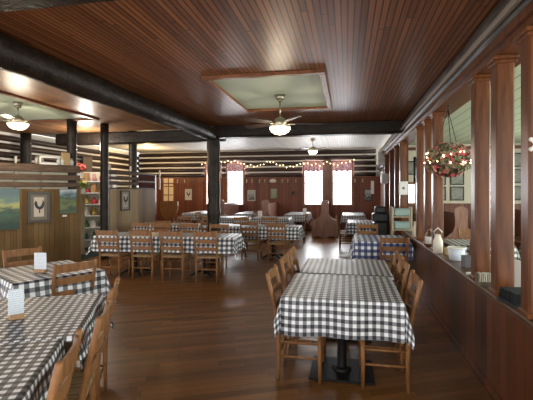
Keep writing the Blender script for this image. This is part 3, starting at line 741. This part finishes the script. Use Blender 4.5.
for k in range(6):
    m=MB(); m.box((-.04+k*.016,0,.06),(.007,.075,.085),0,0,0,random.uniform(-.12,.12)); tag(m.build('packets',mat('sugar_paper_%d'%(k%3),[(.72,.70,.62),(.55,.50,.32),(.68,.68,.66)][k%3],.7),r),None)
r=thing('utensil_rack','black slatted plastic rack on the ledge between the two nearest posts','rack',(1.17,3.10,.80),.15)
m=MB(); m.box((0,0,.01),(.17,.22,.02),0,.004); m.build('base',M['blackplastic'],r)
for k in range(7):
    m=MB(); m.box((0,-.09+k*.03,.06),(.15,.010,.08),0,.004,.25); m.build('divider',M['blackplastic'],r)
m=MB(); m.box((0,0,.13),(.18,.012,.26),0,.003,.22); o=tag(m.build('menu_folder',M['white']),'white folded menu leaning behind the black rack','menu'); o.location=(1.45,3.35,.80); o.location=(1.335,3.52,.785); o.rotation_euler=(0,0,-.5)
m=MB()
m.tube([(0,0,.012),(.05,.02,.014),(.08,-.02,.012),(.12,.0,.012)],.008,8); o=tag(m.build('metal_clip',M['nickel']),'small metal clip lying on the ledge by the nearest post','clip'); o.location=(1.12,2.66,.80)
for i,z in enumerate((1.87,1.82-.0)):
    pass
r=thing('cord_lights','string of two white knobs hanging on the nearest post','hanging',(1.105,2.74,0))
for z in (1.91,1.85): 
    m=MB(); m.lathe([(.004,-.014),(.013,-.006),(.014,.004),(.006,.013)],(0,-.02,z),10); m.build('knob',M['white'],r)
m=MB(); m.tube([(0,-.018,1.855),(.02,-.012,1.88),(0,-.018,1.905)],.003,6); m.build('cord',M['white'],r)

# ------------------------------------------------------------------ hanging basket
r=thing('hanging_basket','hanging flower basket with glowing lights between the right-hand posts','hanging basket',(1.2,4.72,0)); bc=Vector((1.18,5.1,1.96))
r.location=bc
m=MB(); m.lathe([(.03,-.20),(.12,-.17),(.19,-.10),(.215,-.02),(.20,-.02)],n=20); m.build('basket',mat('dark_basket',(.06,.03,.02),.7),r)
for nm,mm,c in leafy('',bc,.255,'','',[('foliage',(.10,.12,.05),.36),('dry_foliage',(.28,.20,.12),.34),('blossoms',(.55,.09,.09),.18),('pale_blossoms',(.75,.50,.42),.12)],860,.74,None,11,.036):
    o=mm.build(nm,mat('leaf_'+nm,c,.6),r); o.location=(0,0,.0)
    if nm=='foliage': o['kind']='stuff'
for k in range(3):
    a=2*PI*k/3+.5; MB().tube([(.19*math.cos(a),.19*math.sin(a),0),(0,0,.60)],.004,6).build('chain',M['black'],r)
MB().tube([(0,0,.60),(0,0,.65)],.006,6).build('hook',M['black'],r)
rnd=random.Random(5)
for k in range(26):
    a=rnd.uniform(PI*.75,PI*1.9); u=rnd.uniform(-.35,.45); q=math.sqrt(1-u*u); p=(.268*q*math.cos(a),.268*q*math.sin(a),.19*u)
    m=MB(); m.lathe([(.002,-.009),(.008,0),(.002,.009)],p,6); m.build('light_bulb',M['bulb'],r)

# ------------------------------------------------------------------ fans
def make_fan(rod,zc,label,s=1.0,rot=.3,bulb=True):
    """origin at the ceiling"""
    r=thing('ceiling_fan',label,'ceiling fan',(0,0,0))
    m=MB(); m.lathe([(.035*s,-.085*s),(.06*s,-.05*s),(.075*s,-.0)],n=18); m.build('canopy',M['nickel'],r)
    MB().tube([(0,0,-.05),(0,0,-rod)],.012,10).build('downrod',M['nickel'],r)
    m=MB(); m.lathe([(.03,-rod+.03),(.075*s,-rod),(.10*s,-rod-.04),(.10*s,-rod-.07),(.07*s,-rod-.10),(.11*s,-rod-.115)],n=20); m.build('motor_housing',M['nickel'],r)
    zb=-rod-.115
    m=MB(); m.lathe([(.15*s,zb),(.148*s,zb-.02),(.125*s,zb-.06),(.08*s,zb-.09),(.01,zb-.105)],n=24); m.build('glass_bowl',M['bowl'],r)
    for k in range(5):
        a=rot+2*PI*k/5; c,sn=math.cos(a),math.sin(a); R3=Matrix.Rotation(a,3,'Z')@Matrix.Rotation(.2,3,'X')
        m=MB(); pts=[(.17,-.045),(.30,-.06),(.55,-.07),(.60,-.05),(.61,0),(.60,.05),(.55,.07),(.30,.06),(.17,.045)]
        vs=[R3@Vector((x,y,-.004))+Vector((0,0,-rod-.06)) for x,y in pts]+[R3@Vector((x,y,.004))+Vector((0,0,-rod-.06)) for x,y in pts]
        nn=len(pts); m.add(vs,[tuple(range(nn-1,-1,-1)),tuple(range(nn,2*nn))]+[(i,(i+1)%nn,(i+1)%nn+nn,i+nn) for i in range(nn)])
        bl=m.build('blade',M['blade'],r)
        m=MB(); m.tube([R3@Vector((.08,0,-.0))+Vector((0,0,-rod-.07)),R3@Vector((.22,0,-.008))+Vector((0,0,-rod-.06))],.012,8); m.build('blade_bracket',M['nickel'],r)
    return r
f=make_fan(.345,0,'brass ceiling fan with a lit glass bowl hanging from the pale centre ceiling panel',1.0,.25); f.location=(-.94,5.65,CZ+.005)
f=make_fan(.255,0,'ceiling fan with a lit glass bowl in the left room above the partition',1.1,.05); f.location=(-5.62,5.98,CL+.005)
f=make_fan(.26,0,'distant ceiling fan with a lit bowl under the white ceiling',1.0,.4); f.location=(-1.05,12.6,CZ2)

# ------------------------------------------------------------------ back wall decoration
def valance(a,b,z,label,y=YW-.035,h=.36,ax='x'):
    m=MB(); n_=28; vs=[];fs=[]
    for i in range(n_+1):
        x=a+(b-a)*i/n_; yy=y-.02-.02*math.sin(i*1.6)
        for zz in (z,z-h+.02*math.sin(i*.8)): vs.append((x,yy,zz))
    for i in range(n_): fs.append((2*i,2*i+1,2*i+3,2*i+2))
    m.add(vs,fs,True); return tag(m.build('window_valance',M['pink']),label,'curtain')
names=['at the far left window behind the log column','at the window just right of the log column','at the left one of the two bright centre windows','at the right one of the two bright centre windows']
for w,l in zip(WINS,names): valance(w[0]-.02,w[1]+.02,w[3]+.03,'short pink floral valance '+l,y=YW-.04)
# pictures, plates
Tb=Matrix.Translation((0,YW,0))
def bx(u,v):  # wall point at pixel position used as a measuring aid
    a=(u-266.5)/400; b=(190-v)/400; s,c=math.sin(TH),math.cos(TH); X=-s+c*a; Y=c+s*a; t=YW/Y; return X*t,H+b*t
art_dark=art('small_print',[(0,(.30,.28,.25)),(.4,(.05,.05,.05)),(.6,(.5,.48,.44)),(1,(.1,.1,.1))],14,1.2,3)
fr_w=mat('pale_frame',(.50,.48,.44),.5); fr_b=mat('black_frame',(.02,.018,.016),.4)
for (u,v,w,h,fr,l,ar) in ((188.5,194.5,.30,.46,fr_w,'white oval-looking rooster picture on the back wall at far left',mat('cream_paper',(.55,.50,.42),.7)),
    (251.5,195.5,.32,.44,fr_w,'pale framed print right of the left back window',art_dark),
    (274,193.5,.27,.40,mat('greenish_frame',(.20,.22,.14),.6),'greenish framed picture on the back wall left of centre',art('green_print',[(0,(.2,.24,.1)),(1,(.4,.4,.28))],8,.8)),
    (368,195,.30,.46,fr_b,'black and white framed picture on the back wall, right of the windows',art_dark)):
    x,z=bx(u,v); p=picture(Tb,0,x,z,w,h,l,fr,.03,ar,None)
    if u<200: rooster(p,.24,-.022,ink)
x,z=bx(293,193); r=thing('metal_wall_art','dark metal leaf ornament on the back wall left of the bright windows','wall art',(x,YW-.02,z))
for k in range(6):
    a=k*1.05; m=MB(); m.tube([(0,0,0),(.07*math.cos(a),-.01,.07*math.sin(a)),(.15*math.cos(a+.3),0,.13*math.sin(a+.3))],[.012,.02,.004],6); m.build('leaf',mat('dull_metal',(.12,.12,.12),.35,1),r)
it=[(252.5,182.5,'h'),(265,182,'h'),(273,181.5,'o'),(282.5,182,'h'),(288,182.5,'h'),(296,182,'h'),(185,181,'h'),(178,182,'h'),(355,181,'h'),(362.5,181,'h'),(247,182,'h'),(260,182.5,'h')]
for k,(u,v,t) in enumerate(it):
    x,z=bx(u,v)
    if t=='o':
        m=MB(); m.lathe([(.13,-.012),(.14,0),(.13,.012)],n=20,sy=.62); o=m.build('oval_plaque',M['cream']); o.rotation_euler=(PI/2,0,0); o.location=(x,YW-.02,z+.02); tag(o,'cream oval plaque above the picture rail','plaque'); continue
    m=MB(); m.lathe([(.03,0),(.035,.01),(.015,.03),(.02,.08),(.035,.10),(.02,.13)],n=8); o=m.build('shelf_ornament',mat('ornament_cream',(.45,.38,.26),.5)); o.location=(x,YW-.04,1.90)
    tag(o,'small pale ornament on the back wall picture rail','ornament','ornaments on the picture rail')
# string lights
def strlights(pts,label,n_):
    r=thing('string_lights',label,'string lights',(0,0,0)); P=[Vector(p) for p in pts]; out=[]
    Ls=[(P[i+1]-P[i]).length for i in range(len(P)-1)]; T_=sum(Ls)
    for k in range(n_+1):
        d=T_*k/n_; i=0
        while i<len(Ls)-1 and d>Ls[i]: d-=Ls[i]; i+=1
        q=P[i].lerp(P[i+1],min(1,d/Ls[i])); sag=.035*math.sin(k*1.3); out.append(q+Vector((0,-.01*math.cos(k),sag)))
    MB().tube(out,.007,5).build('cord',M['cream'],r)
    for k,q in enumerate(out):
        if k%2==0: m=MB(); m.lathe([(.003,-.020),(.016,0),(.003,.020)],q+Vector((0,-.02,-.02)),6); m.build('bulb',M['bulb'],r)
y=YW-.10
def wp(u,v): x,z=bx(u,v); return (x,y,z)
strlights([wp(203,164),wp(214,162),wp(236,161),wp(247,165),wp(258,166),wp(271,161),wp(277,164),wp(290,167),wp(304,163)],'warm string lights swagged along the log wall left of the bright windows',62)
strlights([wp(304,163),wp(322,165),wp(328,161),wp(334,165),wp(350,161),wp(354,160)],'warm string lights over the two bright centre windows',26)
# pictures in the right room
Tr=Matrix.Translation((0,11.3,0))
def rx(u,v):
    a=(u-266.5)/400; b=(190-v)/400; s,c=math.sin(TH),math.cos(TH); X=-s+c*a; Y=c+s*a; t=11.3/Y; return X*t,H+b*t
for k,(u,v,l) in enumerate(((457,178,'black framed photograph behind the hanging basket, upper'),(457,193.5,'black framed photograph below the hanging basket'),(439,178,'black framed photograph left of the basket, upper'),(439,193.5,'black framed photograph left of the basket, lower'),
    (517,160,'black framed photograph between the two nearest posts, topmost of three'),(517,176,'black framed photograph between the two nearest posts, middle of three'),(517,193,'black framed photograph between the two nearest posts, lowest of three'),(408,168,'black framed picture seen past the seventh post'))):
    x,z=rx(u,v); picture(Tr,0,x,z,.34,.37,l,fr_b,.03,art('photo_%d'%k,[(0,(.08,.08,.07)),(.5,(.30,.30,.26)),(1,(.12,.12,.11))],9,1.4,3))
m=MB(); 
vs=[];fs=[]
for i in range(21):
    x=3.5+.5*i/20; yy=11.2-.02*math.sin(i*1.5)
    vs+=[(x,yy,2.5),(x,yy,1.15)]
for i in range(20): fs.append((2*i,2*i+1,2*i+3,2*i+2))
m.add(vs,fs,True); tag(m.build('floral_curtain',M['pink']),'pink floral curtain in the right-hand room','curtain')
dup(b,(2.26,8.7,0),0,'large wooden booth bench in the right-hand room behind the half wall','booth benches in the right room')
dup(b,(4.15,8.9,0),0,'wooden booth bench in the right-hand room seen between the two nearest posts','booth benches in the right room')
table(2.05,7.0,.85,.80,0,'table just behind the half wall in the right-hand room','gingham cloth on the table just behind the half wall',M['gbw2'],'plate',seed=60,res=.05)
chair(1.93,6.42,0,'ladder-back chair behind the half wall with its back to the viewer','chairs in the right room')
chair(2.2,7.62,PI,'ladder-back chair behind the half wall facing the viewer','chairs in the right room')
table(3.35,7.1,.85,.80,0,'farther right table in the right-hand room','gingham cloth on the farther right table in the right-hand room',M['gbw2'],'plate',seed=61,res=.05)
chair(3.25,6.45,0,'ladder-back chair at the farther right table','chairs in the right room')
r=thing('side_cabinet','amber wooden cabinet with two white drawer labels beyond the nearest posts','cabinet',(2.72,4.6,0))
m=MB(); m.box((0,0,.56),(.7,.4,1.12),0,.01); m.build('body',M['chair'],r)
for z in (.98,.80):
    m=MB(); m.box((0,-.207,z),(.6,.014,.15),0,.004); d=m.build('drawer',M['chair'],r)
    m=MB(); m.box((-.03,-.217,z),(.12,.006,.035)); tag(m.build('drawer_label',M['white'],d),'blank white label')
# wall lamp glow in the right room
r=thing('wall_lamp','small lit globe lamp in the right-hand room between two posts','lamp',(3.45,7.6,2.8))
MB().tube([(0,0,0),(0,0,-.35)],.006,6).build('cord',M['black'],r)
m=MB(); m.lathe([(.01,-.47),(.045,-.44),(.055,-.41),(.045,-.37),(.015,-.35)],n=14); m.build('glass_globe',M['bowl'],r)
# small tabletop things at the back
for i,(x,y_,l) in enumerate(((-2.62,12.0,'white card holder standing on the third row table'),(-1.45,14.0,'white card on the booth table left of the centre booth'))):
    m=MB(); m.box((0,0,.10),(.12,.10,.20),0,.008); o=tag(m.build('table_card',M['white']),l,'card'); o.location=(x,y_,.757)
m=MB(); m.box((0,0,.25),(.12,.05,.5),0,.01); o=tag(m.build('white_pipe_cover',M['white']),'white vertical strip on the back wall right corner','strip'); o.location=(.95,YW-.05,1.45); 

# ------------------------------------------------------------------ lights
def area(name,loc,rot,sx,sy,e,c=(1,1,1)):
    l=bpy.data.lights.new(name,'AREA'); l.shape='RECTANGLE'; l.size=sx; l.size_y=sy; l.energy=e; l.color=c
    o=bpy.data.objects.new(name,l); o.location=loc; o.rotation_euler=rot; COL.objects.link(o); return o
def point(name,loc,e,c,r=.08):
    l=bpy.data.lights.new(name,'POINT'); l.energy=e; l.color=c; l.shadow_soft_size=r
    o=bpy.data.objects.new(name,l); o.location=loc; COL.objects.link(o); return o
for i,(a,b_,c,d) in enumerate(WINS): area('window_light_%d'%i,((a+b_)/2,YW+.095,(c+d)/2),(-PI/2,0,0),b_-a,d-c,42,(.92,.96,1))
for i,(a,b_,c,d) in enumerate(RWIN): area('side_window_light_%d'%i,(5.56,(a+b_)/2,(c+d)/2),(0,PI/2,0),d-c,b_-a,90,(.92,1,.92))
point('fan_lamp_1',(-.94,5.65,2.30),16,(1,.84,.64),.16)
point('fan_lamp_2',(-5.62,5.98,2.55),45,(1,.85,.66),.16)
point('fan_lamp_3',(-1.05,12.6,2.62),25,(1,.9,.75))
point('left_back_fill',(-7.4,13.9,2.7),70,(1,.70,.34))  # warm fill without a fixture, for the glow in the far left corner
point('shelf_fill',(-6.4,8.9,2.7),60,(1,.92,.8))  # unseen fill without a fixture, added to brighten the display shelves
w=bpy.data.worlds.new('World'); S.world=w; w.use_nodes=True
bg=w.node_tree.nodes['Background']; bg.inputs[0].default_value=(1,.98,.95,1); bg.inputs[1].default_value=2.6

# ------------------------------------------------------------------ camera
cam=bpy.data.cameras.new('camera'); co=bpy.data.objects.new('camera',cam); COL.objects.link(co); S.camera=co
cam.sensor_width=36; cam.lens=36*400/533; cam.shift_y=-10/533; cam.clip_start=.05
co.location=(0,0,H); co.rotation_euler=(PI/2,0,TH)
S.view_settings.view_transform='Standard'; S.view_settings.look='None'; S.view_settings.exposure=.27; S.view_settings.gamma=1
